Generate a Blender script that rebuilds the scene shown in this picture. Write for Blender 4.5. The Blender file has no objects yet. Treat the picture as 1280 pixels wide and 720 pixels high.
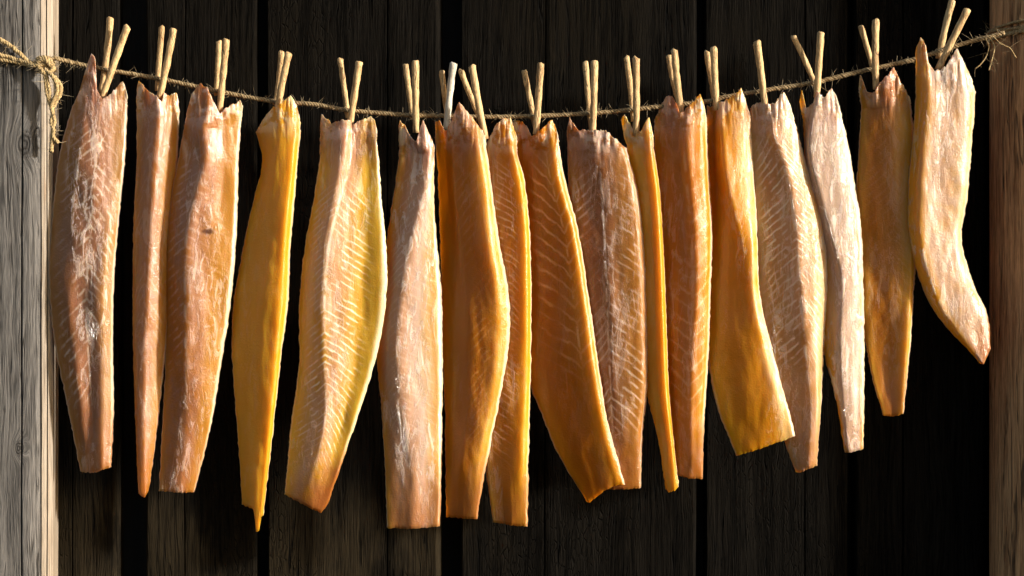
import bpy, math, random
import numpy as np
from mathutils import Vector, noise
random.seed(7)
sc = bpy.context.scene
COL = sc.collection
CAMD = 2.4                                   # metres from the lens to the plane of the twine
def W(px, py, d=0.0):
    """real place of a spot measured on the photograph, d = millimetres in front of the twine"""
    k = (CAMD - d/1000.0)/CAMD
    return ((px-640)/1000.0*k, -d/1000.0, (360-py)/1000.0*k)

# ------------------------------------------------------------------ helpers
def tag(o, label=None, cat=None, group=None, kind=None):
    if label: o['label'] = label
    if cat: o['category'] = cat
    if group: o['group'] = group
    if kind: o['kind'] = kind
    return o
def empty(name, loc=(0,0,0)):
    o = bpy.data.objects.new(name, None); COL.objects.link(o); o.location = loc
    o.empty_display_size = 0.02
    return o
def mesh_obj(name, verts, faces, mat, parent=None, smooth=True, uvs=None, origin=None):
    """links one mesh; origin moves its own origin there, geometry stays put"""
    verts = [tuple(v) for v in verts]
    o0 = Vector(origin) if origin else Vector((0,0,0))
    if origin: verts = [(v[0]-o0.x, v[1]-o0.y, v[2]-o0.z) for v in verts]
    me = bpy.data.meshes.new(name); me.from_pydata(verts, [], faces); me.validate()
    if uvs is not None:
        lay = me.uv_layers.new(name='UVMap')
        li = np.zeros(len(me.loops), dtype=np.int32); me.loops.foreach_get('vertex_index', li)
        lay.data.foreach_set('uv', np.asarray(uvs, dtype=np.float32)[li].ravel())
    me.polygons.foreach_set('use_smooth', [smooth]*len(me.polygons))
    me.materials.append(mat); me.update()
    o = bpy.data.objects.new(name, me); COL.objects.link(o)
    if parent:
        o.parent = parent
        o.location = o0 - parent.location
    else: o.location = o0
    return o
def tube(path, rad, n=8, cap=True, twist=0.0, flat=1.0):
    """verts, faces of a tube; rad = number or list"""
    P = [Vector(p) for p in path]; m = len(P)
    R = rad if isinstance(rad, (list, tuple)) else [rad]*m
    vs, fs = [], []
    prev = None
    for i in range(m):
        t = (P[min(i+1,m-1)] - P[max(i-1,0)]).normalized()
        if prev is None:
            a = Vector((0,1,0)) if abs(t.y) < .9 else Vector((1,0,0))
        else: a = prev
        b = (a - t*a.dot(t)).normalized(); prev = b
        c = t.cross(b)
        for k in range(n):
            th = 2*math.pi*k/n + twist*i
            vs.append(P[i] + (b*math.cos(th)*flat + c*math.sin(th))*R[i])
    for i in range(m-1):
        for k in range(n):
            k2 = (k+1) % n
            fs.append((i*n+k, i*n+k2, (i+1)*n+k2, (i+1)*n+k))
    if cap:
        fs.append(tuple(range(n-1,-1,-1))); fs.append(tuple((m-1)*n+k for k in range(n)))
    return vs, fs
def join(parts):
    V, F = [], []
    for v, f in parts:
        o = len(V); V += list(v); F += [tuple(i+o for i in q) for q in f]
    return V, F
def catmull(pts, step):
    """smooth resampling of a 3-D path"""
    P = [Vector(p) for p in pts]
    P = [P[0]*2-P[1]] + P + [P[-1]*2-P[-2]]
    out = []
    for i in range(1, len(P)-2):
        a,b,c,d = P[i-1:i+3]
        n = max(1, int((c-b).length/step))
        for k in range(n):
            t = k/n
            out.append(.5*((2*b)+(c-a)*t+(2*a-5*b+4*c-d)*t*t+(3*b-a-3*c+d)*t**3))
    out.append(P[-2]); return out

# ------------------------------------------------------------------ node helpers
class NT:
    def __init__(s, name):
        s.m = bpy.data.materials.new(name); s.m.use_nodes = True
        s.t = s.m.node_tree; s.t.nodes.clear()
        s.out = s.t.nodes.new('ShaderNodeOutputMaterial')
        s.p = s.t.nodes.new('ShaderNodeBsdfPrincipled')
        s.t.links.new(s.p.outputs[0], s.out.inputs[0])
    def n(s, typ, **kw):
        nd = s.t.nodes.new(typ)
        for k, v in kw.items(): setattr(nd, k, v)
        return nd
    def link(s, a, b): s.t.links.new(a, b)
    def set(s, sock, v):
        if hasattr(v, 'is_output') or isinstance(v, bpy.types.NodeSocket): s.link(v, sock)
        else: sock.default_value = v
    def math(s, op, a, b=0.0, c=None, clamp=False):
        nd = s.n('ShaderNodeMath', operation=op, use_clamp=clamp)
        s.set(nd.inputs[0], a); s.set(nd.inputs[1], b)
        if c is not None: s.set(nd.inputs[2], c)
        return nd.outputs[0]
    def mix(s, f, a, b, blend='MIX'):
        nd = s.n('ShaderNodeMix', data_type='RGBA', blend_type=blend)
        s.set(nd.inputs[0], f)
        for i, v in ((6, a), (7, b)):
            if isinstance(v, tuple) and len(v) == 3: v = v+(1,)
            s.set(nd.inputs[i], v)
        return nd.outputs[2]
    def ramp(s, f, lo, hi):
        nd = s.n('ShaderNodeMapRange', interpolation_type='SMOOTHSTEP')
        s.set(nd.inputs[0], f); s.set(nd.inputs[1], lo); s.set(nd.inputs[2], hi)
        return nd.outputs[0]
    def noise(s, vec, scale, detail=3, rough=.55, dist=0.0):
        nd = s.n('ShaderNodeTexNoise'); s.link(vec, nd.inputs['Vector'])
        nd.inputs['Scale'].default_value = scale; nd.inputs['Detail'].default_value = detail
        nd.inputs['Roughness'].default_value = rough; nd.inputs['Distortion'].default_value = dist
        return nd.outputs[0]
    def mapping(s, vec, scale=(1,1,1), loc=(0,0,0), rot=(0,0,0)):
        nd = s.n('ShaderNodeMapping'); s.link(vec, nd.inputs[0])
        nd.inputs['Location'].default_value = loc; nd.inputs['Rotation'].default_value = rot
        nd.inputs['Scale'].default_value = scale
        return nd.outputs[0]
    def bump(s, h, strength, dist, normal=None):
        nd = s.n('ShaderNodeBump'); s.link(h, nd.inputs['Height'])
        nd.inputs['Strength'].default_value = strength; nd.inputs['Distance'].default_value = dist
        if normal is not None: s.link(normal, nd.inputs['Normal'])
        return nd.outputs[0]

def geo_pos(N):
    return N.n('ShaderNodeNewGeometry').outputs['Position']

# ------------------------------------------------------------------ materials
def mat_fillet(i, amber, flesh, fr=.5, ribs=.6, frost=.4, nrib=34, slope=2.2, um=.5, brown=.5, grain=.5, tint=.55, cont=0, pale=(.95,.78,.60), coat=.9, wide=.19, spot=None, deep=.8, ribfade=(.05,.9)):
    """cured fish: amber skin tone to pink flesh, pale muscle lines in chevrons, papery membrane"""
    N = NT('cured_fish_%02d' % i)
    uv = N.n('ShaderNodeUVMap').outputs[0]
    sep = N.n('ShaderNodeSeparateXYZ'); N.link(uv, sep.inputs[0]); u, v = sep.outputs[0], sep.outputs[1]
    pos = geo_pos(N); seed = i*3.7
    P0 = N.mapping(pos, loc=(seed, seed*.3, 0))
    Pl = N.mapping(pos, scale=(1, 1, .22), loc=(seed, 0, seed))        # stretched along the hang
    n_big = N.noise(Pl, 22, 3); n_mid = N.noise(P0, 60, 4, .6); n_fine = N.noise(P0, 420, 3, .6)
    n_fib = N.noise(N.mapping(pos, scale=(1,1,.06), loc=(seed,0,0)), 520, 3, .6)
    # colour
    du = N.math('ABSOLUTE', N.math('SUBTRACT', u, um))
    cm = N.ramp(N.math('ADD', du, N.math('MULTIPLY', N.math('SUBTRACT', n_big, .5), .5)), .18+.34*fr, .02+.16*fr)
    fm = N.math('MULTIPLY', N.math('MULTIPLY', cm, min(1, .25+fr)), N.ramp(N.math('ADD', n_big, N.math('MULTIPLY', n_mid, .6)), .55, .85))
    if fr > .7: fm = N.math('MULTIPLY', cm, N.math('ADD', .45+(fr-.7)*1.2, N.math('MULTIPLY', fm, .5)), clamp=True)
    col = N.mix(fm, amber, flesh)
    thick_ = N.ramp(N.math('ADD', N.math('ABSOLUTE', N.math('SUBTRACT', u, .42)), N.math('MULTIPLY', N.math('SUBTRACT', n_big, .5), .25)), .46, .14)
    col = N.mix(N.math('MULTIPLY', thick_, deep), col, (.60,.35,.17), 'MULTIPLY')
    # muscle lines
    ph = N.math('ADD', N.math('MULTIPLY', v, float(nrib)*1.25), N.math('MULTIPLY', du, -slope*3))
    ph = N.math('ADD', ph, N.math('ADD', N.math('MULTIPLY', n_mid, .7), N.math('MULTIPLY', n_big, .8)))
    fr1 = N.math('ABSOLUTE', N.math('SUBTRACT', N.math('FRACT', ph), .5))
    line = N.ramp(N.math('ADD', fr1, N.math('MULTIPLY', N.math('SUBTRACT', n_mid, .5), .25)), wide+.06, .0)
    brk = N.ramp(N.noise(N.mapping(pos, scale=(1,1,1), loc=(0,seed,0)), 62, 2), .36-cont*.25, .56-cont*.25)
    vmask = N.math('MULTIPLY', N.ramp(v, ribfade[0], ribfade[0]+.1), N.ramp(v, ribfade[1], ribfade[1]-.15))
    emask = N.math('MULTIPLY', N.ramp(N.math('ABSOLUTE', N.math('SUBTRACT', u, .5)), .49, .36), N.ramp(du, .52, .30))
    line = N.math('MULTIPLY', N.math('MULTIPLY', line, brk), N.math('MULTIPLY', vmask, emask))
    spine = N.math('MULTIPLY', N.ramp(N.math('ABSOLUTE', N.math('SUBTRACT', N.math('ADD', u, N.math('MULTIPLY', n_mid, .03)), um+.015)), .035, .004),
                   N.math('MULTIPLY', vmask, N.ramp(n_mid, .38, .6)))
    line = N.math('MULTIPLY', line, N.ramp(N.noise(Pl, 14, 2), .30, .58))
    lines = N.math('MULTIPLY', N.math('MAXIMUM', line, spine), min(1.0, ribs*1.6))
    col = N.mix(N.math('MULTIPLY', lines, min(1.0, .35+ribs*.4)), col, pale)
    # papery silver membrane: patches, the top lobes and dry rims; sunlit white painted on right rims
    mem_and_sun = N.math('MULTIPLY', N.math('MULTIPLY', N.ramp(N.noise(N.mapping(pos, scale=(1,1,.30), rot=(0,.25,0), loc=(seed,0,seed)), 95, 8, .78, .9), .50, .58), N.ramp(N.math('ADD', n_big, N.math('MULTIPLY', du, -.25)), .34, .50)), frost)
    lobe = N.math('MULTIPLY', N.ramp(v, .10, .02), N.ramp(n_mid, .42, .58))
    rim = N.math('MAXIMUM', N.math('MULTIPLY', N.ramp(N.math('ABSOLUTE', N.math('SUBTRACT', u, .5)), .470, .497), .8), N.math('MULTIPLY', N.ramp(N.math('ADD', u, N.math('MULTIPLY', n_mid, .03)), .945, .99), .85))
    mem_and_sun = N.math('MAXIMUM', N.math('MAXIMUM', mem_and_sun, N.math('MULTIPLY', lobe, .75)), rim)
    col = N.mix(N.math('MULTIPLY', mem_and_sun, .72), col, (.95, .78, .66))
    # dried brown end, brown flecks
    be = N.math('MULTIPLY', N.ramp(N.math('ADD', v, N.math('ADD', N.math('MULTIPLY', n_mid, .10), N.math('MULTIPLY', N.math('SUBTRACT', u, .75), .16))), .88, 1.02), min(1, brown*1.4))
    col = N.mix(be, col, (.42, .15, .03))
    tp = N.math('MULTIPLY', N.math('MULTIPLY', N.ramp(v, .13, .05), N.ramp(n_big, .45, .60)), .55)
    col = N.mix(tp, col, (.42, .17, .11))
    if spot:                                        # a small hole, its darkness painted as a ragged spot
        sx = N.math('MULTIPLY', N.math('SUBTRACT', u, spot[0]), 85.0); sy = N.math('MULTIPLY', N.math('SUBTRACT', v, spot[1]), 510.0)
        sdst = N.math('SQRT', N.math('ADD', N.math('MULTIPLY', sx, sx), N.math('MULTIPLY', N.math('MULTIPLY', sy, sy), 2.2)))
        col = N.mix(N.ramp(N.math('ADD', sdst, N.math('MULTIPLY', n_mid, 9)), 12.5, 6.0), col, (.10,.03,.015))
    fl = N.math('MULTIPLY', N.ramp(n_fine, .60, .75), .18)
    col = N.mix(fl, col, (.40, .17, .07))
    N.link(col, N.p.inputs['Base Color'])
    P = N.p.inputs
    P['IOR'].default_value = 1.42
    P['Subsurface Weight'].default_value = .6; P['Subsurface Radius'].default_value = (1.0, .6, .22); P['Subsurface Scale'].default_value = .005
    rg = N.math('ADD', .24, N.math('MULTIPLY', n_mid, .22)); N.link(rg, P['Roughness'])
    P['Specular IOR Level'].default_value = .7; P['Coat Weight'].default_value = coat; P['Coat Roughness'].default_value = .11
    h = N.math('ADD', N.math('MULTIPLY', lines, .16*ribs), N.math('MULTIPLY', n_mid, .34))
    h = N.math('ADD', h, N.math('MULTIPLY', n_fib, .10*grain+.03)); h = N.math('ADD', h, N.math('MULTIPLY', n_fine, .3))
    h = N.math('ADD', h, N.math('MULTIPLY', mem_and_sun, .45))
    nrm = N.bump(h, .85, .0013); N.link(nrm, P['Normal'])
    N.link(N.bump(N.math('ADD', N.math('MULTIPLY', n_fine, .8), N.math('ADD', h, N.math('MULTIPLY', mem_and_sun, .6))), 1.0, .0008), P['Coat Normal'])
    # the flesh is a thin cured sheet: half of what enters either side leaves by the other
    tr = N.n('ShaderNodeBsdfTranslucent'); N.link(N.mix(tint, col, (1.0,.57,.03), 'MIX'), tr.inputs[0]); N.link(nrm, tr.inputs[1])
    mx = N.n('ShaderNodeMixShader'); N.link(N.math('SUBTRACT', N.math('SUBTRACT', .58, N.math('MULTIPLY', thick_, .10)), N.math('MULTIPLY', N.math('MAXIMUM', N.math('MULTIPLY', fm, .6), N.math('MAXIMUM', mem_and_sun, lines)), .42)), mx.inputs[0])
    N.link(N.p.outputs[0], mx.inputs[1]); N.link(tr.outputs[0], mx.inputs[2]); N.link(mx.outputs[0], N.out.inputs[0])
    return N.m

def mat_wood(name, c1, c2, scale=1.0, bump=.6, dist=.004, rough=.8, cracks=0.5, stretch=.045, knots=(), spec=.3, crack_col=(.01,.009,.008), cell=False):
    N = NT(name); pos = geo_pos(N)
    # bend the grain round each knot
    s = N.mapping(pos, scale=(1,1,stretch))
    w = N.noise(N.mapping(pos, scale=(1,1,.25)), 9*scale, 3)
    comb = N.n('ShaderNodeVectorMath', operation='ADD')
    cmb = N.n('ShaderNodeCombineXYZ'); N.link(N.math('MULTIPLY', w, .02), cmb.inputs[0])
    N.link(s, comb.inputs[0]); N.link(cmb.outputs[0], comb.inputs[1]); vec = comb.outputs[0]
    kd = None
    for (kx, ky, kz, r) in knots:
        d = N.n('ShaderNodeVectorMath', operation='DISTANCE')
        N.link(N.mapping(pos, scale=(1, 1, .62), loc=(-kx, -ky, -kz*.62)), d.inputs[0])
        d.inputs[1].default_value = (0,0,0)
        q = N.math('DIVIDE', d.outputs['Value'], r)
        kd = q if kd is None else N.math('MINIMUM', kd, q)
    if kd is not None:
        c2v = N.n('ShaderNodeCombineXYZ'); f = N.math('MULTIPLY', N.ramp(kd, 2.6, .2), .012); N.link(f, c2v.inputs[0])
        a2 = N.n('ShaderNodeVectorMath', operation='ADD'); N.link(vec, a2.inputs[0]); N.link(c2v.outputs[0], a2.inputs[1]); vec = a2.outputs[0]
    g1 = N.noise(vec, 150*scale, 4, .6); g2 = N.noise(vec, 520*scale, 3, .6); g3 = N.noise(vec, 36*scale, 3)
    g = N.math('ADD', N.math('MULTIPLY', g1, .42), N.math('ADD', N.math('MULTIPLY', g2, .42), N.math('MULTIPLY', g3, .26)))
    col = N.mix(N.ramp(g, .40, .70), c1, c2)
    ck = N.ramp(N.math('ABSOLUTE', N.math('SUBTRACT', N.noise(vec, 62*scale, 2, .5), .5)), .022, .004)
    ck = N.math('MULTIPLY', ck, N.math('MULTIPLY', N.ramp(N.noise(N.mapping(pos, scale=(1,1,.3)), 13*scale, 2), .42, .6), cracks))
    h = N.math('SUBTRACT', g, N.math('MULTIPLY', ck, 1.2))
    if cell:                                   # charred wood breaks across the grain into small scales
        vo = N.n('ShaderNodeTexVoronoi', feature='DISTANCE_TO_EDGE'); N.link(N.mapping(pos, scale=(1,1,.30), rot=(0,.03,0)), vo.inputs[0]); vo.inputs['Scale'].default_value = 170
        ce = N.math('MULTIPLY', N.math('MULTIPLY', N.ramp(vo.outputs[0], .10, .0), N.ramp(N.noise(N.mapping(pos, scale=(1,1,.5)), 7, 2), .50, .64)), N.ramp(g1, .42, .60))
        h = N.math('SUBTRACT', h, N.math('MULTIPLY', ce, .55)); ck = N.math('MAXIMUM', ck, N.math('MULTIPLY', ce, .5))
    if cell:
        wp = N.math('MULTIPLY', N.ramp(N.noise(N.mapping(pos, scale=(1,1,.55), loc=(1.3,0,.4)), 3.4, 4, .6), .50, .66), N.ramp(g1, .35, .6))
        sp = N.n('ShaderNodeSeparateXYZ'); N.link(pos, sp.inputs[0])           # sun patch on the low left boards, painted into the colour
        low = N.math('MULTIPLY', N.ramp(sp.outputs[2], -.235, -.30), N.ramp(sp.outputs[0], .02, -.12))
        sun_patch = N.math('MULTIPLY', N.math('MULTIPLY', low, N.ramp(N.noise(N.mapping(pos, scale=(1,1,.5)), 16, 4, .6), .34, .58)), N.ramp(g, .38, .62))
        col = N.mix(wp, col, (.008, .0065, .0045)); col = N.mix(sun_patch, col, (.026, .020, .012))
    col = N.mix(ck, col, crack_col)
    if kd is not None:
        rings = N.math('MULTIPLY', N.math('ADD', N.math('SINE', N.math('MULTIPLY', N.math('ADD', kd, N.math('MULTIPLY', g1, .35)), 17)), 1), .5)
        km = N.ramp(kd, 1.3, .5)
        col = N.mix(N.math('MULTIPLY', km, N.math('ADD', .35, N.math('MULTIPLY', rings, .5))), col, crack_col)
        h = N.math('ADD', h, N.math('MULTIPLY', N.math('MULTIPLY', km, rings), .35))
    N.link(col, N.p.inputs['Base Color']); N.p.inputs['Roughness'].default_value = rough
    N.p.inputs['Specular IOR Level'].default_value = spec
    N.link(N.bump(h, bump, dist), N.p.inputs['Normal'])
    return N.m

def mat_twine(name, c1, c2):
    N = NT(name); pos = geo_pos(N)
    n = N.noise(pos, 300, 3, .7); n2 = N.noise(pos, 1400, 2)
    N.link(N.mix(N.ramp(N.math('ADD', N.math('MULTIPLY', n, .6), N.math('MULTIPLY', n2, .4)), .35, .65), c1, c2), N.p.inputs['Base Color'])
    N.p.inputs['Roughness'].default_value = .85; N.p.inputs['Specular IOR Level'].default_value = .2
    N.link(N.bump(n2, .6, .0008), N.p.inputs['Normal'])
    return N.m

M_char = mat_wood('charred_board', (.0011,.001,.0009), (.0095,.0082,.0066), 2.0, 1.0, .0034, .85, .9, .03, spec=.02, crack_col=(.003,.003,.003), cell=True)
M_back = mat_wood('dark_backing', (.004,.004,.004), (.008,.007,.006), 1.0, .4, .003, .9, .3)
kx = lambda px, py, d, r: (*W(px, py, d), r)
M_grey = mat_wood('weathered_grey_timber', (.032,.030,.029), (.205,.192,.18), 2.3, .9, .0024, .85, .9, .03, knots=[kx(31,180,4,.011), kx(24,560,4,.006)], crack_col=(.02,.017,.015))
M_cream = mat_wood('fresh_split_edge', (.15,.115,.08), (.36,.30,.235), 1.5, .4, .002, .6, .6, .03, crack_col=(.20,.12,.06))
M_post = mat_wood('brown_round_post', (.26,.115,.045), (.78,.43,.20), 1.7, .9, .004, .75, .8, .04, knots=[kx(1262,668,-2,.010), kx(1252,398,-6,.007)], crack_col=(.02,.012,.008))
M_peg = mat_wood('pale_split_stick', (.34,.19,.08), (.80,.57,.29), 2.4, .7, .0016, .6, .7, .05, crack_col=(.14,.08,.04))
M_pegg = mat_wood('greyed_split_stick', (.42,.36,.28), (.72,.66,.56), 2.4, .7, .0016, .6, .7, .05, crack_col=(.16,.12,.09))
M_twine = mat_twine('hemp_twine', (.13,.085,.04), (.42,.31,.17))
M_twine2 = mat_twine('pale_hemp', (.26,.17,.07), (.56,.42,.22))
M_fuzz = mat_twine('hemp_fibre', (.32,.24,.14), (.55,.45,.30))

# ------------------------------------------------------------------ fillets
NU, NV = 64, 150
def smooth_u(arr, k):
    if k <= 0: return arr
    ker = np.exp(-.5*(np.arange(-3*k, 3*k+1)/k)**2); ker /= ker.sum()
    p = np.pad(arr, 3*k, mode='reflect', reflect_type='odd')
    return np.convolve(p, ker, 'valid')
def fillet(i, us, rows, top, bot, mat, label, soft=2, thick=3.2, wav=1.0, dz=0.0, dk=1.0):
    """rows: (y, xs, ds) down the hang; top and bot: (u, x, y, d) outline of the two ends"""
    U = np.linspace(0, 1, NU); us = np.array(us)
    R = []
    tp = np.array(top, float)
    tp[:,3] += 4*np.exp(-((tp[:,0]-.5)/.22)**2)
    R.append([np.interp(U, tp[:,0], tp[:,k]) for k in (1,2,3)])
    for (y, xs, ds) in rows:
        ds = [q*dk+dz for q in ds]
        R.append([smooth_u(np.interp(U, us, xs), soft), np.full(NU, float(y)), smooth_u(np.interp(U, us, ds), soft)])
    bt = np.array(bot, float); bt[:,3] = bt[:,3]*dk+dz
    R.append([smooth_u(np.interp(U, bt[:,0], bt[:,1]), 1), np.interp(U, bt[:,0], bt[:,2]), smooth_u(np.interp(U, bt[:,0], bt[:,3]), 1)])
    R = np.array(R)                                     # rows, 3, NU
    ym = R[:,1,:].mean(axis=1)
    T = (ym-ym[0])/(ym[-1]-ym[0])
    TT = np.linspace(0, 1, NV)
    # more samples near the lobes
    TT = np.concatenate([np.linspace(0, T[1], 30, endpoint=False), np.linspace(T[1], 1, NV-30)])
    out = np.zeros((NV, 3, NU))
    n = len(T)
    for a, t in enumerate(TT):
        j = min(max(np.searchsorted(T, t, 'right')-1, 0), n-2)
        w = (t-T[j])/(T[j+1]-T[j])
        p1, p2 = R[j], R[j+1]
        if j == 0: out[a] = p1*(1-w) + p2*w + (w*(1-w)*.5)*(0)
        else:
            # finite-difference Hermite between unevenly spaced rows
            m1 = (p2 - R[j-1])/(T[j+1]-T[j-1]) if j-1 >= 1 else (p2-p1)/(T[j+1]-T[j])
            m2 = (R[j+2]-p1)/(T[j+2]-T[j]) if j+2 <= n-1 else (p2-p1)/(T[j+1]-T[j])
            h = T[j+1]-T[j]
            out[a] = (2*w**3-3*w**2+1)*p1 + (w**3-2*w*w+w)*h*m1 + (-2*w**3+3*w*w)*p2 + (w**3-w*w)*h*m2
    X, Y, D = out[:,0,:], out[:,1,:], out[:,2,:]
    VV = np.repeat(TT[:,None], NU, 1); UU = np.repeat(U[None,:], NV, 0)
    # irregularities: slow waves, small dents, a nibbled edge
    for a in range(NV):
        ye = Y[a].mean()
        eL = noise.noise(Vector((ye*.09, i*9.1, 0)))*.9 + noise.noise(Vector((ye*.3, i*9.1, 3)))*.9
        eR = noise.noise(Vector((ye*.09, i*9.1, 7)))*.9 + noise.noise(Vector((ye*.3, i*9.1, 5)))*.9
        X[a] += eL*np.clip(1-U*8,0,1) + eR*np.clip(1-(1-U)*8,0,1)
        for b in range(NU):
            x, y = X[a,b], Y[a,b]
            D[a,b] += wav*(2.0*noise.noise(Vector((x*.045, y*.016, i*5.3))) + .7*noise.noise(Vector((x*.12, y*.05, i*2.3))) + .12*noise.noise(Vector((x*.33, y*.2, i*2.9))))
            pinch = math.exp(-max(0, y-ym[0])/28.0)
            D[a,b] += pinch*(2.6*noise.noise(Vector((x*.16, y*.03, i*7.7))) + 1.4*noise.noise(Vector((x*.42, y*.07, i*6.1))))
            if a > NV-3: Y[a,b] += 1.3*noise.noise(Vector((x*.35, i*3.3, 1)))
            if a < 6: Y[a,b] += (1-a/6)*(2.4*noise.noise(Vector((x*.30, i*4.3, 2))) + 2.2*noise.noise(Vector((x*.9, i*4.3, 5))))
    curl = np.clip((UU-.93)/.07, 0, 1)**2*np.clip(VV*8, 0, 1)
    D -= 3.5*curl
    D -= 2.0*np.clip((.05-UU)/.05, 0, 1)**2
    K = (CAMD*1000 - D)/(CAMD*1000)
    P = np.stack([(X-640)*K, -D, (360-Y)*K], axis=-1)/1000.0
    dU = np.gradient(P, axis=1); dV = np.gradient(P, axis=0)
    Nn = np.cross(dV, dU); Nn /= (np.linalg.norm(Nn, axis=-1, keepdims=True)+1e-12)
    if Nn[...,1].mean() > 0: Nn = -Nn                      # towards the camera (-Y)
    e = np.clip(1-np.abs(2*UU-1)**3, 0, 1)**.8
    ev = np.clip(np.minimum(VV*9, 1), .0, 1)**.5 * np.clip(np.minimum((1-VV)*40, 1), 0, 1)**.5
    th = ((thick-.8)*e*ev + .8)/2000.0
    A = P + Nn*th[...,None]; B = P - Nn*th[...,None]
    cen = Vector(P[0, NU//2])
    verts = np.concatenate([A.reshape(-1,3), B.reshape(-1,3)]); uv = np.stack([UU, VV], -1).reshape(-1,2)
    uvs = np.concatenate([uv, uv])
    F = []; off = NU*NV
    for a in range(NV-1):
        for b in range(NU-1):
            q = a*NU+b
            F.append((q, q+NU, q+NU+1, q+1)); F.append((off+q, off+q+1, off+q+NU+1, off+q+NU))
    for a in range(NV-1):
        q = a*NU; F.append((q, off+q, off+q+NU, q+NU))
        q = a*NU+NU-1; F.append((q, q+NU, off+q+NU, off+q))
    for b in range(NU-1):
        F.append((b, b+1, off+b+1, off+b)); q = (NV-1)*NU+b; F.append((q, off+q, off+q+1, q+1))
    o = mesh_obj('fish_fillet', verts.tolist(), F, mat, None, True, uvs, origin=tuple(cen))
    tag(o, label, 'fish fillet', 'cured fish fillets pegged side by side on the twine')
    return o

AM = (1.0,.57,.03); AMD = (.86,.44,.025); PK = (.52,.32,.23); PKL = (.86,.67,.56); TAN = (.52,.28,.07)

FIL = []
FIL.append(dict(us=[0,.25,.5,.78,1], rows=[
 (132,[91,108,125,142,159],[-6,4,8,2,-4]), (190,[75,98,122,142,157],[-8,6,9,1,-3]), (260,[66,92,116,138,150],[-10,4,10,6,-2]),
 (340,[61,86,110,130,143],[-8,6,8,12,2]), (420,[67,90,110,128,141],[-6,6,5,12,2]), (510,[85,102,116,127,142],[-6,4,2,10,2])],
 top=[(0,99,118,-4),(.12,105,95,-2),(.2,114,66,2),(.28,119,72,4),(.36,121,112,4),(.5,128,124,2),(.7,140,116,0),(.9,153,101,0),(.95,156,108,-1),(1,159,122,-2)],
 bot=[(0,101,590,-4),(.5,119,591,2),(.8,128,587,8),(1,139,584,2)],
 mat=dict(amber=TAN, flesh=PK, fr=.75, ribs=.55, frost=.75, um=.5, nrib=30, brown=.5), label='broad pinkish brown fillet beside the grey post, tapering to a narrow foot'))
FIL.append(dict(us=[0,.38,.52,1], rows=[
 (140,[171,190,199,224],[-6,6,12,-14]), (200,[171,184,194,222],[-6,6,14,-16]), (280,[167,180,189,219],[-8,4,14,-18]),
 (390,[166,176,184,212],[-6,6,13,-16]), (450,[167,174,181,206],[-4,6,10,-12]), (540,[170,176,180,196],[-4,6,8,-8])],
 top=[(0,171,112,-4),(.06,173,100,-2),(.2,184,112,2),(.45,197,122,8),(.55,202,128,2),(.62,205,116,-6),(.8,212,120,-8),(.93,220,115,-10),(1,223,124,-12)],
 bot=[(0,173,616,-2),(.4,177,621,2),(.6,181,622,2),(1,186,612,-4)],
 mat=dict(amber=(.68,.35,.05), flesh=PK, fr=.45, ribs=.3, frost=.35, um=.45, nrib=30, brown=.35), label='slimmest folded fillet, second from the grey post, with a shiny vertical crease'))
FIL.append(dict(us=[0,.38,.46,.75,1], rows=[
 (160,[230,249,254,278,301],[-2,12,17,2,-4]), (200,[223,252,257,280,298],[-4,13,19,2,-4]), (240,[215,240,246,275,297],[-6,12,18,2,-4]), (300,[207,230,235,268,295],[-8,12,16,4,-4]),
 (380,[208,229,234,262,288],[-8,12,15,4,-4]), (450,[207,229,234,258,277],[-8,10,12,4,-4]), (530,[203,227,233,250,264],[-6,6,8,4,-2])],
 top=[(0,234,140,-2),(.1,240,118,2),(.25,251,103,6),(.35,259,110,8),(.45,266,124,8),(.55,274,142,4),(.7,283,134,2),(.9,301,126,-1),(1,304,132,-3)],
 bot=[(0,199,614,-2),(.5,225,616,4),(1,243,615,-2)],
 mat=dict(amber=(.68,.35,.05), flesh=PK, fr=.62, ribs=.45, frost=.6, spot=(.67,.335), um=.43, nrib=34, slope=1.6, brown=.3, ribfade=(.08,.8)), label='wide brown fillet with a bright wavy ridge and a small dark spot'))
FIL.append(dict(us=[0,.42,.55,.86,1], rows=[
 (165,[320,340,350,368,376],[-12,4,8,8,-2]), (200,[328,338,346,366,372],[-14,0,6,10,-2]), (250,[317,334,341,360,368],[-16,-1,5,12,0]), (310,[304,330,341,355,363],[-18,0,6,12,0]),
 (380,[292,322,331,351,360],[-18,0,6,12,0]), (440,[290,318,327,346,352],[-16,0,6,11,0]), (540,[297,316,325,337,341],[-12,0,5,9,1])],
 top=[(0,331,146,-6),(.2,340,136,-2),(.4,346,133,2),(.55,351,129,4),(.8,364,119,6),(.9,370,130,4),(1,374,144,2)],
 bot=[(0,303,631,-8),(.4,314,635,0),(.5,317,637,2),(.55,319,650,3),(.6,320,664,3),(.72,324,664,3),(.8,325,648,4),(1,329,644,2)],
 mat=dict(amber=AM, coat=.4, deep=.3, flesh=AM, fr=.2, ribs=.0, frost=.14, um=.5, brown=.15, grain=1.0), label='bright yellow amber fillet twisted at the neck, ending in a thin stem'))
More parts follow.
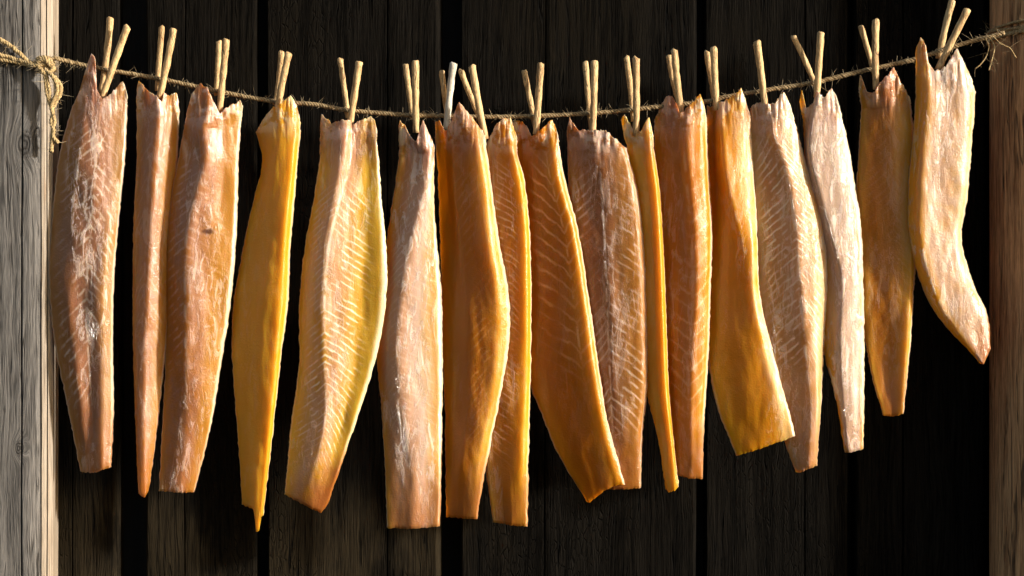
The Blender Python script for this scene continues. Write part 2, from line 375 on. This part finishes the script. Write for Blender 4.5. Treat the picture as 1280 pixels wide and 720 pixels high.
FIL.append(dict(us=[0,.22,.34,.42,.8,1], rows=[
 (175,[400,420,432,438,458,471],[-8,6,12,0,-2,4]), (205,[399,418,428,436,460,474],[-8,6,12,2,0,4]), (250,[392,408,417,424,458,477],[-12,4,12,10,-2,2]), (310,[381,395,404,410,455,483],[-14,2,11,11,-2,3]),
 (380,[374,390,399,405,450,482],[-14,2,9,11,-2,4]), (450,[374,391,401,406,445,469],[-14,0,8,10,0,3]), (530,[364,388,401,406,428,444],[-12,0,6,9,0,3])],
 top=[(0,401,158,-8),(.03,402,143,-6),(.15,414,154,-2),(.28,428,150,4),(.36,438,150,2),(.42,440,158,0),(.55,446,152,0),(.85,464,145,1),(.93,468,150,1),(1,471,165,2)],
 bot=[(0,356,618,-8),(.35,376,629,0),(.55,388,635,3),(.85,401,641,3),(1,408,634,2)],
 mat=dict(deep=.6, amber=(.94,.62,.06), flesh=(.84,.58,.40), fr=.62, ribs=1.0, frost=.45, um=.42, nrib=42, slope=2.6, brown=.8, ribfade=(.12,.95)), label='widest fillet with clear herringbone rib lines and a slanting foot'))
FIL.append(dict(us=[0,.45,.58,1], rows=[
 (190,[499,524,536,543],[-10,0,10,2]), (230,[494,520,532,542],[-12,0,9,2]), (290,[485,508,518,545],[-16,2,11,-2]), (360,[477,494,504,551],[-16,2,12,-5]),
 (430,[470,487,497,553],[-16,4,11,-6]), (500,[476,493,504,553],[-14,2,9,-6]), (580,[481,503,515,552],[-12,0,6,-4])],
 top=[(0,499,158,-6),(.06,500,149,-4),(.2,507,158,-2),(.35,513,172,0),(.5,520,176,4),(.65,526,158,4),(.72,529,151,4),(.85,537,168,3),(1,543,182,2)],
 bot=[(0,484,660,-8),(.5,516,661,1),(1,550,658,-4)],
 mat=dict(amber=(.90,.50,.07), flesh=PKL, fr=.85, ribs=.35, frost=.95, um=.56, nrib=38, brown=.55), label='pale silvery pink fillet with a square cut foot reaching lowest beside a gap'))
FIL.append(dict(us=[0,.2,.34,.84,1], rows=[
 (180,[545,558,565,597,607],[-24,-16,-4,13,4]), (230,[548,560,568,605,614],[-26,-18,-4,14,5]), (300,[550,565,576,612,624],[-26,-16,-2,15,5]),
 (370,[552,568,584,622,636],[-26,-14,0,15,5]), (430,[553,568,586,622,636],[-24,-12,2,13,5]), (500,[556,570,586,614,624],[-20,-8,4,12,6]), (580,[557,567,576,598,608],[-16,-6,4,10,6])],
 top=[(0,544,152,-14),(.08,549,150,-14),(.2,556,164,-10),(.35,561,158,-2),(.6,574,127,6),(.7,581,136,6),(.85,595,152,6),(1,606,170,3)],
 bot=[(0,558,646,-12),(.5,578,648,2),(1,596,649,6)],
 mat=dict(amber=(.88,.45,.02), flesh=(.84,.48,.10), coat=.35, fr=.25, ribs=.28, frost=.12, um=.8, pale=(.95,.64,.30), nrib=34, brown=.6, grain=.9), label='amber fillet with a pointed collar, its belly curving over the fillet behind'))
FIL.append(dict(us=[0,.45,.82,1], rows=[
 (190,[606,628,641,646],[-12,-4,2,-6]), (230,[604,634,650,656],[-14,-4,3,-6]), (290,[604,640,656,662],[-16,-4,3,-6]),
 (380,[604,642,658,664],[-16,-4,3,-6]), (470,[602,636,657,663],[-16,-5,2,-6]), (560,[605,628,652,661],[-16,-9,2,-5])],
 top=[(0,611,174,-6),(.3,620,156,-2),(.5,629,148,-1),(.75,638,147,2),(1,646,172,-3)],
 bot=[(0,616,653,-14),(.4,632,655,-12),(.6,640,657,-4),(1,659,658,-2)],
 mat=dict(amber=AM, coat=.4, flesh=(.84,.50,.14), fr=.42, ribs=.6, frost=.4, um=.2, pale=(.96,.68,.40), nrib=46, slope=1.6, brown=.5), label='narrow amber fillet with close ribs and a wavy pale edge'))
FIL.append(dict(us=[0,.55,.85,1], rows=[
 (185,[641,675,692,699],[-20,-8,4,0]), (220,[642,682,697,705],[-26,-6,6,0]), (290,[643,698,716,723],[-28,-2,9,2]), (380,[648,710,730,737],[-28,0,10,3]),
 (450,[652,718,740,747],[-24,2,11,4]), (520,[678,732,751,758],[-18,2,11,6]), (570,[699,742,763,771],[-14,2,10,6])],
 top=[(0,640,154,-16),(.12,647,149,-16),(.3,657,156,-12),(.4,664,170,-8),(.5,669,168,0),(.7,681,158,4),(.85,689,148,4),(.93,694,156,3),(1,698,172,1)],
 bot=[(0,734,627,-10),(.1,737,629,-8),(.5,757,612,0),(.85,774,606,6),(1,781,606,6)],
 mat=dict(amber=(.84,.39,.01), flesh=(.84,.44,.03), coat=.35, fr=.3, ribs=.5, frost=.08, um=.68, nrib=19, slope=-1.3, cont=1, wide=.12, pale=(.95,.62,.26), brown=.1, ribfade=(.02,.75)), label='long orange fillet with arched rib lines, swinging out to one side at the foot'))
FIL.append(dict(us=[0,.45,.6,.9,1], rows=[
 (185,[709,744,754,778,783],[-10,2,4,5,-2]), (240,[711,748,758,790,797],[-12,0,4,6,-2]), (310,[714,752,762,799,805],[-12,0,4,6,-3]),
 (390,[722,756,764,802,808],[-12,0,4,6,-3]), (480,[730,760,768,803,809],[-12,0,4,6,-3]), (550,[738,764,772,797,803],[-10,0,3,5,-2])],
 top=[(0,709,158,-4),(.05,712,147,-3),(.2,723,163,0),(.35,734,162,0),(.65,757,163,2),(.85,768,172,3),(.95,777,181,3),(1,783,186,0)],
 bot=[(0,745,610,-8),(.5,775,612,2),(1,801,610,0)],
 mat=dict(amber=(.56,.26,.035), flesh=(.46,.24,.11), fr=.6, ribs=.6, frost=.3, um=.52, nrib=30, brown=.35), label='straight brown fillet with a fine central line and a flat top edge'))
FIL.append(dict(us=[0,.5,.82,1], rows=[
 (185,[784,802,812,817],[-18,-6,4,-2]), (240,[790,812,820,825],[-18,-6,4,-4]), (320,[796,818,825,830],[-18,-4,5,-4]), (400,[798,820,828,833],[-18,-4,5,-4]),
 (480,[806,824,831,836],[-16,-3,5,-3]), (550,[823,834,838,842],[-10,-2,4,-1])],
 top=[(0,776,150,-14),(.1,781,143,-12),(.25,786,152,-12),(.4,794,168,-6),(.6,801,164,0),(.85,811,146,3),(.92,813,154,2),(1,816,170,0)],
 bot=[(0,832,611,-6),(.3,836,615,-2),(.7,843,614,2),(1,848,608,0)],
 mat=dict(amber=AM, coat=.4, deep=.3, flesh=(.96,.62,.10), fr=.25, ribs=.0, frost=.12, um=.4, brown=.1), label='thin golden strip of fillet curving out below like a tongue'))
FIL.append(dict(us=[0,.5,.58,.9,1], rows=[
 (175,[818,850,858,878,884],[-18,0,10,4,-6]), (230,[816,854,862,881,887],[-22,0,10,4,-6]), (290,[820,859,868,884,890],[-22,2,11,4,-6]),
 (370,[824,861,870,882,888],[-22,2,9,3,-5]), (450,[830,858,865,879,885],[-18,1,7,3,-4]), (530,[838,857,863,874,880],[-14,0,6,3,-2])],
 top=[(0,818,150,-14),(.1,824,136,-12),(.25,834,119,-8),(.35,841,120,-6),(.45,850,142,0),(.6,858,136,2),(.75,866,128,4),(.88,875,117,4),(.94,879,126,2),(1,883,146,0)],
 bot=[(0,846,594,-10),(.5,862,598,0),(1,878,599,0)],
 mat=dict(amber=(.82,.40,.015), coat=.35, flesh=(.82,.46,.14), fr=.35, ribs=.42, frost=.35, um=.56, nrib=20, slope=-.9, cont=1, wide=.12, pale=(.95,.66,.34), brown=.6), label='orange fillet with a lit ruffled flap along one long side'))
FIL.append(dict(us=[0,.28,.42,.8,1], rows=[
 (155,[884,893,901,926,938],[-22,-14,6,3,-4]), (205,[884,894,905,930,941],[-24,-14,10,2,-6]), (255,[884,900,915,935,945],[-24,-8,12,4,-6]), (310,[884,908,928,940,947],[-24,-4,8,10,-1]),
 (370,[884,912,932,942,950],[-20,-2,6,10,2]), (440,[884,922,940,955,966],[-14,2,8,10,5]), (510,[897,932,950,974,985],[-8,4,8,11,7])],
 top=[(0,884,132,-10),(.15,892,134,-8),(.4,903,127,-1),(.7,919,118,4),(.82,926,111,5),(.9,931,122,4),(1,937,142,1)],
 bot=[(0,921,570,-2),(.4,950,561,6),(1,994,545,8)],
 mat=dict(amber=(.98,.54,.02), deep=.6, coat=.4, flesh=(.92,.68,.36), fr=.4, ribs=.12, frost=.3, um=.9, nrib=40, brown=.05), label='golden fillet widening into a broad straight cut foot that slants upward'))  # pale tone set far right: the sunlit flap painted into the colour
FIL.append(dict(us=[0,.45,.53,.8,1], rows=[
 (165,[936,958,966,982,997],[-14,-4,3,0,-6]), (215,[938,976,984,998,1011],[-16,-2,5,0,-7]), (280,[940,988,995,1016,1031],[-16,-1,6,-1,-10]), (360,[944,993,1001,1019,1034],[-16,-1,6,1,-10]),
 (430,[950,1000,1008,1020,1030],[-16,0,4,2,-8]), (510,[966,1006,1013,1021,1026],[-14,-2,3,2,-6])],
 top=[(0,938,134,-8),(.2,948,128,-6),(.4,960,130,-2),(.6,970,128,-1),(.78,979,114,0),(.88,985,124,-1),(1,990,140,-3)],
 bot=[(0,995,590,-12),(.2,999,591,-8),(.6,1011,586,-2),(1,1021,582,-4)],
 mat=dict(amber=(.90,.64,.28), flesh=(.92,.69,.48), fr=.7, ribs=1.1, frost=.6, um=.52, nrib=36, slope=2.8, brown=.35, ribfade=(.04,.8)), label='pale cream fillet with a raised spine line and feathered ribs'))
FIL.append(dict(us=[0,.3,.42,.8,1], rows=[
 (150,[1004,1009,1014,1038,1053],[-24,-14,6,4,-4]), (190,[1006,1008,1011,1046,1062],[-26,-14,8,4,-6]), (230,[1008,1015,1021,1052,1068],[-26,-10,9,3,-7]), (280,[1014,1028,1035,1060,1076],[-28,-8,10,3,-8]),
 (350,[1022,1044,1052,1066,1079],[-28,-6,10,4,-8]), (420,[1026,1043,1051,1066,1080],[-24,-4,9,5,-7]), (500,[1045,1049,1054,1067,1080],[-14,-2,7,4,-5])],
 top=[(0,999,128,-18),(.1,1002,111,-18),(.2,1008,136,-14),(.35,1017,128,-2),(.5,1021,113,4),(.65,1030,122,4),(.8,1039,110,3),(.9,1045,120,1),(1,1051,140,-2)],
 bot=[(0,1056,565,-8),(.4,1062,566,1),(1,1079,561,-2)],
 mat=dict(amber=AM, flesh=(.68,.52,.42), deep=.4, fr=1.0, ribs=.3, frost=.95, um=.6, nrib=44, brown=.25), label='fillet with a chalky white outer flap over an amber inner side'))
FIL.append(dict(us=[0,.5,.6,.9,1], rows=[
 (135,[1077,1108,1114,1134,1139],[-16,-4,-2,-8,-10]), (190,[1073,1110,1117,1138,1144],[-16,-5,-3,-9,-12]), (250,[1070,1112,1120,1139,1145],[-16,-5,-3,-9,-12]), (320,[1073,1112,1120,1140,1145],[-16,-6,-4,-4,-10]),
 (400,[1078,1112,1120,1136,1140],[-14,-8,-6,0,-6]), (460,[1088,1112,1118,1131,1135],[-10,-10,-8,0,-5])],
 top=[(0,1073,112,-8),(.05,1075,93,-8),(.15,1084,116,-6),(.25,1090,118,-2),(.4,1099,105,0),(.55,1109,94,0),(.66,1117,84,0),(.8,1126,102,-3),(1,1138,124,-6)],
 bot=[(0,1104,519,-4),(.5,1116,521,-4),(1,1129,517,0)],
 mat=dict(amber=(.86,.47,.04), coat=.4, flesh=(.82,.46,.08), fr=.3, ribs=.1, frost=.2, um=.55, brown=.4), label='dull honey coloured fillet half tucked behind the fillet nearest the round post'))
FIL.append(dict(us=[0,.18,.5,.85,1], rows=[
 (115,[1145,1158,1182,1210,1219],[-2,12,8,5,-3]), (150,[1143,1156,1181,1208,1217],[-3,14,8,5,-3]), (190,[1139,1152,1178,1205,1214],[-4,15,8,5,-3]), (245,[1135,1149,1175,1200,1209],[-4,15,8,4,-3]),
 (300,[1137,1150,1174,1195,1202],[-4,14,8,3,-4]), (350,[1150,1162,1184,1205,1215],[-3,11,7,3,-4]), (395,[1172,1183,1202,1224,1234],[-2,8,6,3,-3])],
 top=[(0,1144,66,0),(.05,1146,58,2),(.12,1151,46,4),(.2,1157,56,4),(.3,1160,78,4),(.42,1168,88,4),(.52,1178,86,4),(.6,1184,80,3),(.76,1196,60,3),(.85,1203,74,1),(1,1214,98,-2)],
 bot=[(0,1226,454,0),(.4,1229,455,3),(.7,1233,448,2),(1,1238,436,-2)],
 mat=dict(amber=(.98,.58,.03), flesh=(.66,.50,.37), deep=.6, pale=(.95,.85,.75), fr=.92, ribs=.0, frost=.95, um=.6, brown=.9, grain=.9), label='curved whitish fillet closest to the round post, its tip sweeping toward it'))
ADJ = {1:(0,.75), 4:(3,1), 5:(0,.7), 7:(4,1), 10:(5,1), 11:(6,1), 13:(4,1), 14:(0,.55)}
for i, f in enumerate(FIL):
    mp = f.pop('mat'); fillet(i, f['us'], f['rows'], f['top'], f['bot'], mat_fillet(i, **mp), f['label'], dz=ADJ.get(i,(0,1))[0], dk=ADJ.get(i,(0,1))[1])

# ------------------------------------------------------------------ pegs
PEG = [((138,22,127,113),(160,33,127,122)), ((201,33,198,112),(217,36,199,122)), ((273,51,271,118),(283,49,274,138)), ((352,64,344,130),(361,66,346,138)),
 ((426,73,434,146),(449,77,437,158)), ((507,80,516,148),(519,76,520,164)), ((552,88,561,158),(567,79,558,160)), ((577,87,603,160),(589,82,608,172)),
 ((655,88,669,158),(676,79,670,166)), ((731,77,740,160),(743,76,741,166)), ((782,71,793,150),(796,72,794,168)), ((836,69,848,126),(844,62,851,146)),
 ((884,64,893,130),(892,59,896,136)), ((944,54,956,126),(946,51,957,134)), ((992,45,1021,112),(1026,40,1021,120)), ((1076,32,1095,98),(1094,24,1096,110)), ((1191,0,1173,72),(1209,11,1173,86))]
PL = ['first peg from the grey post, one stick leaning over the other', 'second peg from the grey post, above the slimmest folded fillet', 'peg of two close upright sticks above the fillet with the dark spot',
 'short leaning peg gripping the bright yellow amber fillet', 'wide open V of sticks above the herringbone fillet', 'near upright peg above the pale silvery pink fillet', 'peg with one whitish stick beside the pointed amber collar',
 'peg with both sticks tilted the same way behind the pointed amber collar', 'open V peg above the long orange fillet with arched ribs', 'peg of two straight sticks above the brown fillet with the flat top',
 'peg between the flat topped brown fillet and the thin golden strip', 'peg gripping the orange fillet with the ruffled flap', 'peg of two sticks pressed together over the golden broad footed fillet',
 'peg whose two sticks line up as one, above the pale cream fillet', 'peg with one thin stick splayed far out, above the chalky flap', 'peg above the dull honey coloured fillet, its rear stick thin and dark', 'tallest peg, nearest the round post, both sticks leaning toward it']
def prong(a, b, r, seed, lift):
    """one half of a split green stick: round outside, worn edges, a little crooked"""
    rnd = random.Random(seed)
    n = 16; A = Vector(a); B = Vector(b); path = []; rad = []
    ox, oy = rnd.uniform(-1,1), rnd.uniform(-1,1)
    for k in range(n+1):
        t = k/n; p = A.lerp(B, t)
        p += Vector((ox*.0014*math.sin(t*3.1+seed), -lift*math.sin(t*math.pi*.5)*.0 + oy*.001*math.sin(t*3.3), 0))
        path.append(p); rad.append(r*(1.0 - .12*t + .05*math.sin(k*1.3+seed)))
    # bevelled tip rings
    d = (A-B).normalized()
    path = [A+d*.0012] + path; rad = [rad[0]*.72] + rad
    v, f = tube(path, rad, 11, True, .02, .86)
    out = []
    for j, q in enumerate(v):
        q = Vector(q); k = j // 11
        q += Vector((noise.noise(q*300)*.0006, noise.noise(q*300+Vector((5,5,5)))*.0006, 0))
        if k <= 1: q += d*noise.noise(q*500)*.0016
        out.append(q)
    return out, f
for i, (a, b) in enumerate(PEG):
    base = W((a[2]+b[2])/2, max(a[3], b[3]), 6)
    root = empty('clothes_peg', base)
    tag(root, PL[i], 'clothes peg', 'split stick pegs on the twine')
    r = .0046
    for j, (q, d0, d1) in enumerate(((a, -4, -18), (b, 8, -5))):
        if i == 13 and j == 0: d0 = -10
        # follow the stick a little past the pinch, between the two lobes
        ex = .02
        x1, y1 = q[2]+(q[2]-q[0])*ex, q[3]+(q[3]-q[1])*ex
        rr = r*(.80 if (j == 0) else 1.0)
        if i in (0, 16): rr = r*(.95 if j == 0 else 1.0)
        v, f = prong(W(q[0], q[1]+1, d0), W(x1, y1, d1), rr, i*2+j, 0)
        m = M_pegg if (i, j) in ((6,1),) else M_peg
        p = mesh_obj('prong', v, f, m, root, True, None, origin=base)
        if (i, j) == (6,1): p['label'] = 'whitish stick'

# ------------------------------------------------------------------ twine
def cord(path, r=.0024, pitch=.011, step=.0016, n=6, strands=3, seed=0, sub=1.0):
    """strands laid round each other"""
    P = catmull(path, step); parts = []
    L = 0; ang = []
    for i in range(len(P)):
        if i: L += (P[i]-P[i-1]).length
        ang.append(L/pitch*2*math.pi)
    for s in range(strands):
        q = []; rr = []
        for i, p in enumerate(P):
            t = (P[min(i+1,len(P)-1)]-P[max(i-1,0)]).normalized()
            b = Vector((0,1,0)); b = (b - t*b.dot(t))
            if b.length < .05: b = Vector((0,0,1)) - t*t.z
            b.normalize(); c = t.cross(b); th = ang[i] + s*2*math.pi/strands + .6*noise.noise(Vector((i*.03, s, seed)))
            k = 1 + .28*noise.noise(Vector((i*.06, s*3, seed+9)))
            q.append(p + (b*math.cos(th)+c*math.sin(th))*r*.52*k); rr.append(r*.62*k*sub)
        parts.append(tube(q, rr, n, True))
    return join(parts), P
def fuzz(P, count, seed, lo=.003, hi=.011, r=.00022, spread=1.0, fray=1.0):
    rnd = random.Random(seed); parts = []
    for _ in range(count):
        p = Vector(rnd.choice(P))
        d = Vector((rnd.gauss(0,1), rnd.gauss(0,.6), rnd.gauss(0,1))).normalized()
        l = rnd.uniform(lo, hi); c = Vector((rnd.gauss(0,1), rnd.gauss(0,1), rnd.gauss(0,1)))*.35
        pts = [p + d*l*t + c*l*t*t*spread for t in (0, .25, .5, .75, 1)]
        parts.append(tube(pts, [r, r, r*.9, r*.7, r*.3], 3, False))
    return join(parts)
TW = [(50,76,5),(67,73,4),(103,81,-10),(144,89,-10),(192,97,-10),(240,107,-10),(282,116,-10),(338,126,-10),(396,131,-10),(429,137,-10),(470,141,-10),(515,144,-10),(566,145,-10),(617,146,-10),(668,145,-10),(714,143,-10),
      (760,140,-10),(799,136,-10),(845,131,-10),(888,126,-10),(907,121,-10),(962,112,-10),(1018,103,-10),(1060,93,-10),(1090,86,-10),(1143,74,-10),(1196,57,-10),(1232,47,-2),(1255,41,-1)]
twroot = empty('twine_line', W(640, 145, -6))
tag(twroot, 'hairy brown hemp twine sagging between the two posts and knotted round them', 'twine')
(v, f), PTS = cord([W(*p) for p in TW], .0027)
mesh_obj('cord', v, f, M_twine, twroot, True, None, origin=twroot.location[:])
v, f = fuzz(PTS, 900, 3)
o = mesh_obj('loose_fibre', v, f, M_fuzz, twroot, True, None, origin=twroot.location[:]); o['kind'] = 'stuff'
# knot and wraps on the squared grey post
loops = [
 [(-70,30,9),(-30,40,10),(0,50,9),(14,58,9),(28,70,10),(38,79,9),(52,78,9),(60,76,6),(66,78,-8),(66,79,-40)],
 [(-70,66,9),(-30,66,10),(0,69,9),(22,75,9),(40,80,12),(56,84,12),(64,84,6),(67,86,-10),(67,88,-40)],
 [(-70,72,9),(-20,73,9),(10,76,8),(30,80,9),(44,82,14),(56,80,13),(63,79,8)],
 [(46,74,12),(56,72,14),(64,78,14),(66,86,14),(58,92,15),(50,86,15),(48,78,14),(56,75,16),(64,82,16)],
 [(56,86,14),(62,92,16),(70,98,14),(76,108,12),(75,118,11),(70,127,12),(66,134,12),(62,128,13),(62,116,14),(60,104,15),(58,92,15)],
 [(60,90,16),(66,96,18),(71,106,16),(71,116,15),(67,125,15),(64,133,14),(66,142,13),(68,152,12),(66,162,12),(67,172,12),(73,178,12)],
 [(56,92,14),(57,104,15),(59,118,14),(63,130,13),(66,140,12),(64,152,12),(67,164,12),(65,176,11),(64,190,10)],
]
parts = []; KP = []
for k, l in enumerate(loops):
    (v, f), pp = cord([W(*p) for p in l], .0028 if k < 4 else .0024, seed=k+1); parts.append((v, f)); KP += pp
v, f = join(parts)
kn = mesh_obj('knot', v, f, M_twine2, twroot, True, None, origin=twroot.location[:])
kn['label'] = 'pale hemp knot with a hanging loop on the grey post'
v, f = fuzz([p for p in KP if p.x > -.645], 420, 11, .004, .013)
o = mesh_obj('loose_fibre', v, f, M_fuzz, kn); o['kind'] = 'stuff'; o.location = -Vector(twroot.location); 
# wraps round the round post at the other end
PCX, PCD, PR = 1318, -82, 81
def on_post(a, py, lift=3):                       # a: degrees round the post, 0 faces the camera
    c = W(PCX, py, PCD); a = math.radians(a); R = (PR+lift)/1000.0
    return (c[0]+math.sin(a)*R, c[1]-math.cos(a)*R, c[2])
parts = []; KP2 = []
for k, (y0, y1, yw) in enumerate(((46,36,2),(42,40,-2),(48,45,2),(38,31,2),(51,43,1))):
    l = [on_post(a, y0+(y1-y0)*(a+100)/160+yw*math.sin(a*.05), 1.6+k*.35) for a in range(-112, 70, 8)]
    (v, f), pp = cord(l, .0019, seed=30+k, sub=.8); parts.append((v, f)); KP2 += pp
for k, pts in enumerate((((1232,48,2),(1236,58,3),(1233,70,2),(1226,80,3),(1219,86,2)), ((1236,46,3),(1243,58,5),(1240,74,4),(1236,88,5)), ((1240,44,4),(1251,55,8),(1262,60,10),(1270,72,10)))):
    (v, f), pp = cord([W(*p) for p in pts], .0007, seed=40+k, n=4); parts.append((v, f)); KP2 += pp
v, f = join(parts)
wr = mesh_obj('post_wrap', v, f, M_twine2, twroot, True, None, origin=twroot.location[:])
v, f = fuzz([p for p in KP2 if p.x < .66], 150, 21, .005, .020, .00018, 1.4)
o = mesh_obj('loose_fibre', v, f, M_twine, wr); o['kind'] = 'stuff'; o.location = -Vector(twroot.location)

# ------------------------------------------------------------------ posts
def strip_mesh(profile, z0, z1, nz, jitter, seed, closed=True):
    """profile of (x, y) points swept up the post, each ring a little uneven"""
    n = len(profile); V = []; F = []
    for k in range(nz+1):
        z = z0+(z1-z0)*k/nz
        for j, (x, y) in enumerate(profile):
            e = jitter*(noise.noise(Vector((x*18, y*18+seed, z*1.7)))*1.4 + .5*noise.noise(Vector((x*70, y*70+seed, z*9))))
            V.append((x+e, y+e*.6, z))
    for k in range(nz):
        for j in range(n if closed else n-1):
            j2 = (j+1) % n
            F.append((k*n+j, k*n+j2, (k+1)*n+j2, (k+1)*n+j))
    if closed: F.append(tuple(range(n-1,-1,-1))); F.append(tuple(nz*n+j for j in range(n)))
    return V, F
Z0, Z1 = -.62, .62
lp = empty('squared_post', (W(10,360,-20)[0], .03, Z0))
tag(lp, 'squared weathered grey timber post with a knot and a pale split edge', 'post')
def line_pts(a, b, n): return [(a[0]+(b[0]-a[0])*k/n, a[1]+(b[1]-a[1])*k/n) for k in range(n)]
xs = lambda px, d=0: W(px, 0, d)[0]
pf = []
pf += line_pts((xs(-90), -.004), (xs(27), -.004), 26)
pf += [(xs(27), -.004), (xs(28.3), .006), (xs(29.2), -.003)]                 # long drying split
pf += [(xs(30+19*k/8), -.004 + .0050*(k/8)**3) for k in range(9)]
pf += [(xs(49.5), .006), (xs(50.2), .012)]
pf += [(xs(50.5), .07), (xs(-90), .07)]
v, f = strip_mesh(pf, Z0, Z1, 90, .0012, 4)
mesh_obj('timber', v, f, M_grey, lp, False, None, origin=lp.location[:])
pf = [(xs(51), .012)] + line_pts((xs(51.3), .0035), (xs(56), .0060), 4) + [(xs(56.3), .007), (xs(57), .012), (xs(57.6), .0075)] + line_pts((xs(58), .007), (xs(64), .016), 5) + [(xs(65.5, -20), .026), (xs(66,-40), .07), (xs(51), .07)]
v, f = strip_mesh(pf, Z0, Z1, 90, .0009, 9)
o = mesh_obj('split_edge', v, f, M_cream, lp, False, None, origin=lp.location[:]); o['label'] = 'pale freshly split edge'

rp = empty('round_post', W(PCX, 360, PCD)[:2] + (Z0,))
tag(rp, 'thick brown round wooden post in shade with twine tied near its top', 'post')
V, F = [], []; n = 120; nz = 150; c = W(PCX, 360, PCD)
for k in range(nz+1):
    z = Z0+(Z1-Z0)*k/nz; t = z*9
    for j in range(n):
        a = 2*math.pi*j/n
        R = PR/1000.0*(1 + .012*noise.noise(Vector((math.cos(a)*1.5, math.sin(a)*1.5, t*.25))) + .010*noise.noise(Vector((math.cos(a)*14, math.sin(a)*14, t*.18))))
        V.append((c[0]+R*math.cos(a), c[1]+R*math.sin(a), z))
for k in range(nz):
    for j in range(n):
        j2 = (j+1) % n; F.append((k*n+j, k*n+j2, (k+1)*n+j2, (k+1)*n+j))
F.append(tuple(range(n-1,-1,-1))); F.append(tuple(nz*n+j for j in range(n)))
mesh_obj('log', V, F, M_post, rp, True, None, origin=rp.location[:])

# ------------------------------------------------------------------ wall of charred boards
WD = -105                                           # face of the boards
wall = empty('plank_wall', (0, -WD/1000.0, Z0))
tag(wall, 'blackened vertical plank wall with dark gaps behind the hanging fillets', 'wall')
boards = [(-330,-22,0,4),(-14,147,-2,9),(183,320,0,4),(334,552,-3,7),(577,871,0,4),(882,1060,-2,3),(1069,1232,-1,4),(1240,1420,0,4),(1432,1640,0,4)]
parts = []
for bi, (x0, x1, dd, ch) in enumerate(boards):
    a, b = W(x0,0,WD+dd)[0], W(x1,0,WD+dd)[0]; y = -(WD+dd)/1000.0
    c = ch/1000.0; T = .032
    nx = max(14, int((b-a)/.006))
    splits = {int(nx*q): w for q, w in (((.71,.003),) if bi % 2 else ((.36,.0035),))}
    pf = [(a, y+T), (a, y+.003)]
    for k in range(nx+1):
        x = a+.002+(b-c-a-.002)*k/nx
        pf.append((x, y + .0012*noise.noise(Vector((x*30, bi, 0)))))
        if k in splits: pf += [(x+.0012, y+splits[k]*2.2), (x+.0024, y+.0004)]
    pf += [(b, y+c*1.3), (b, y+T)]
    v, f = strip_mesh(pf, Z0, Z1, 70, .0013, bi*3.1)
    parts.append((v, f))
v, f = join(parts)
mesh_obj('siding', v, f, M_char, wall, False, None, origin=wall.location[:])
a = W(-340,0,WD)[0]; b = W(1660,0,WD)[0]; y = .150
V = [(a,y,Z0),(b,y,Z0),(b,y,Z1),(a,y,Z1),(a,y+.02,Z0),(b,y+.02,Z0),(b,y+.02,Z1),(a,y+.02,Z1)]
F = [(0,1,2,3),(5,4,7,6),(4,0,3,7),(1,5,6,2),(3,2,6,7),(4,5,1,0)]
mesh_obj('backing_board', V, F, M_back, wall, False, None, origin=wall.location[:])

# ------------------------------------------------------------------ light, air, camera
AZ, EL = math.radians(69), math.radians(13)       # AZ from straight in front of the wall round to the right
sd = Vector((math.sin(AZ)*math.cos(EL), -math.cos(AZ)*math.cos(EL), math.sin(EL)))
ld = bpy.data.lights.new('sun', 'SUN'); ld.energy = 4.6; ld.angle = math.radians(3.5); ld.color = (1, .94, .84)
lo = bpy.data.objects.new('sun', ld); COL.objects.link(lo); lo.rotation_euler = sd.to_track_quat('Z', 'Y').to_euler(); lo.location = (2,-2,2)
w = bpy.data.worlds.new('World'); sc.world = w; w.use_nodes = True
nt = w.node_tree; bg = nt.nodes['Background']
sky = nt.nodes.new('ShaderNodeTexSky'); sky.sky_type = 'NISHITA'; sky.sun_disc = False
sky.sun_elevation = EL; sky.sun_rotation = math.pi - AZ
sky.dust_density = 3; sky.ozone_density = .6
nt.links.new(sky.outputs[0], bg.inputs[0]); bg.inputs[1].default_value = .11

cd = bpy.data.cameras.new('camera'); cam = bpy.data.objects.new('camera', cd); COL.objects.link(cam)
cam.location = (0, -CAMD, 0); cam.rotation_euler = (math.pi/2, 0, 0)
cd.sensor_width = 36; cd.lens = 36*CAMD/1.28; cd.clip_start = .05; cd.clip_end = 50
sc.camera = cam
vs = sc.view_settings; sc.display_settings.display_device = 'sRGB'
vs.view_transform = 'Standard'; vs.look = 'None'; vs.gamma = 1; vs.use_curve_mapping = False; vs.exposure = 0.75
sc.render.engine = 'CYCLES'; sc.cycles.max_bounces = 10; sc.cycles.diffuse_bounces = 4; sc.cycles.transmission_bounces = 6
sc.cycles.use_denoising = True; sc.cycles.sample_clamp_indirect = 4
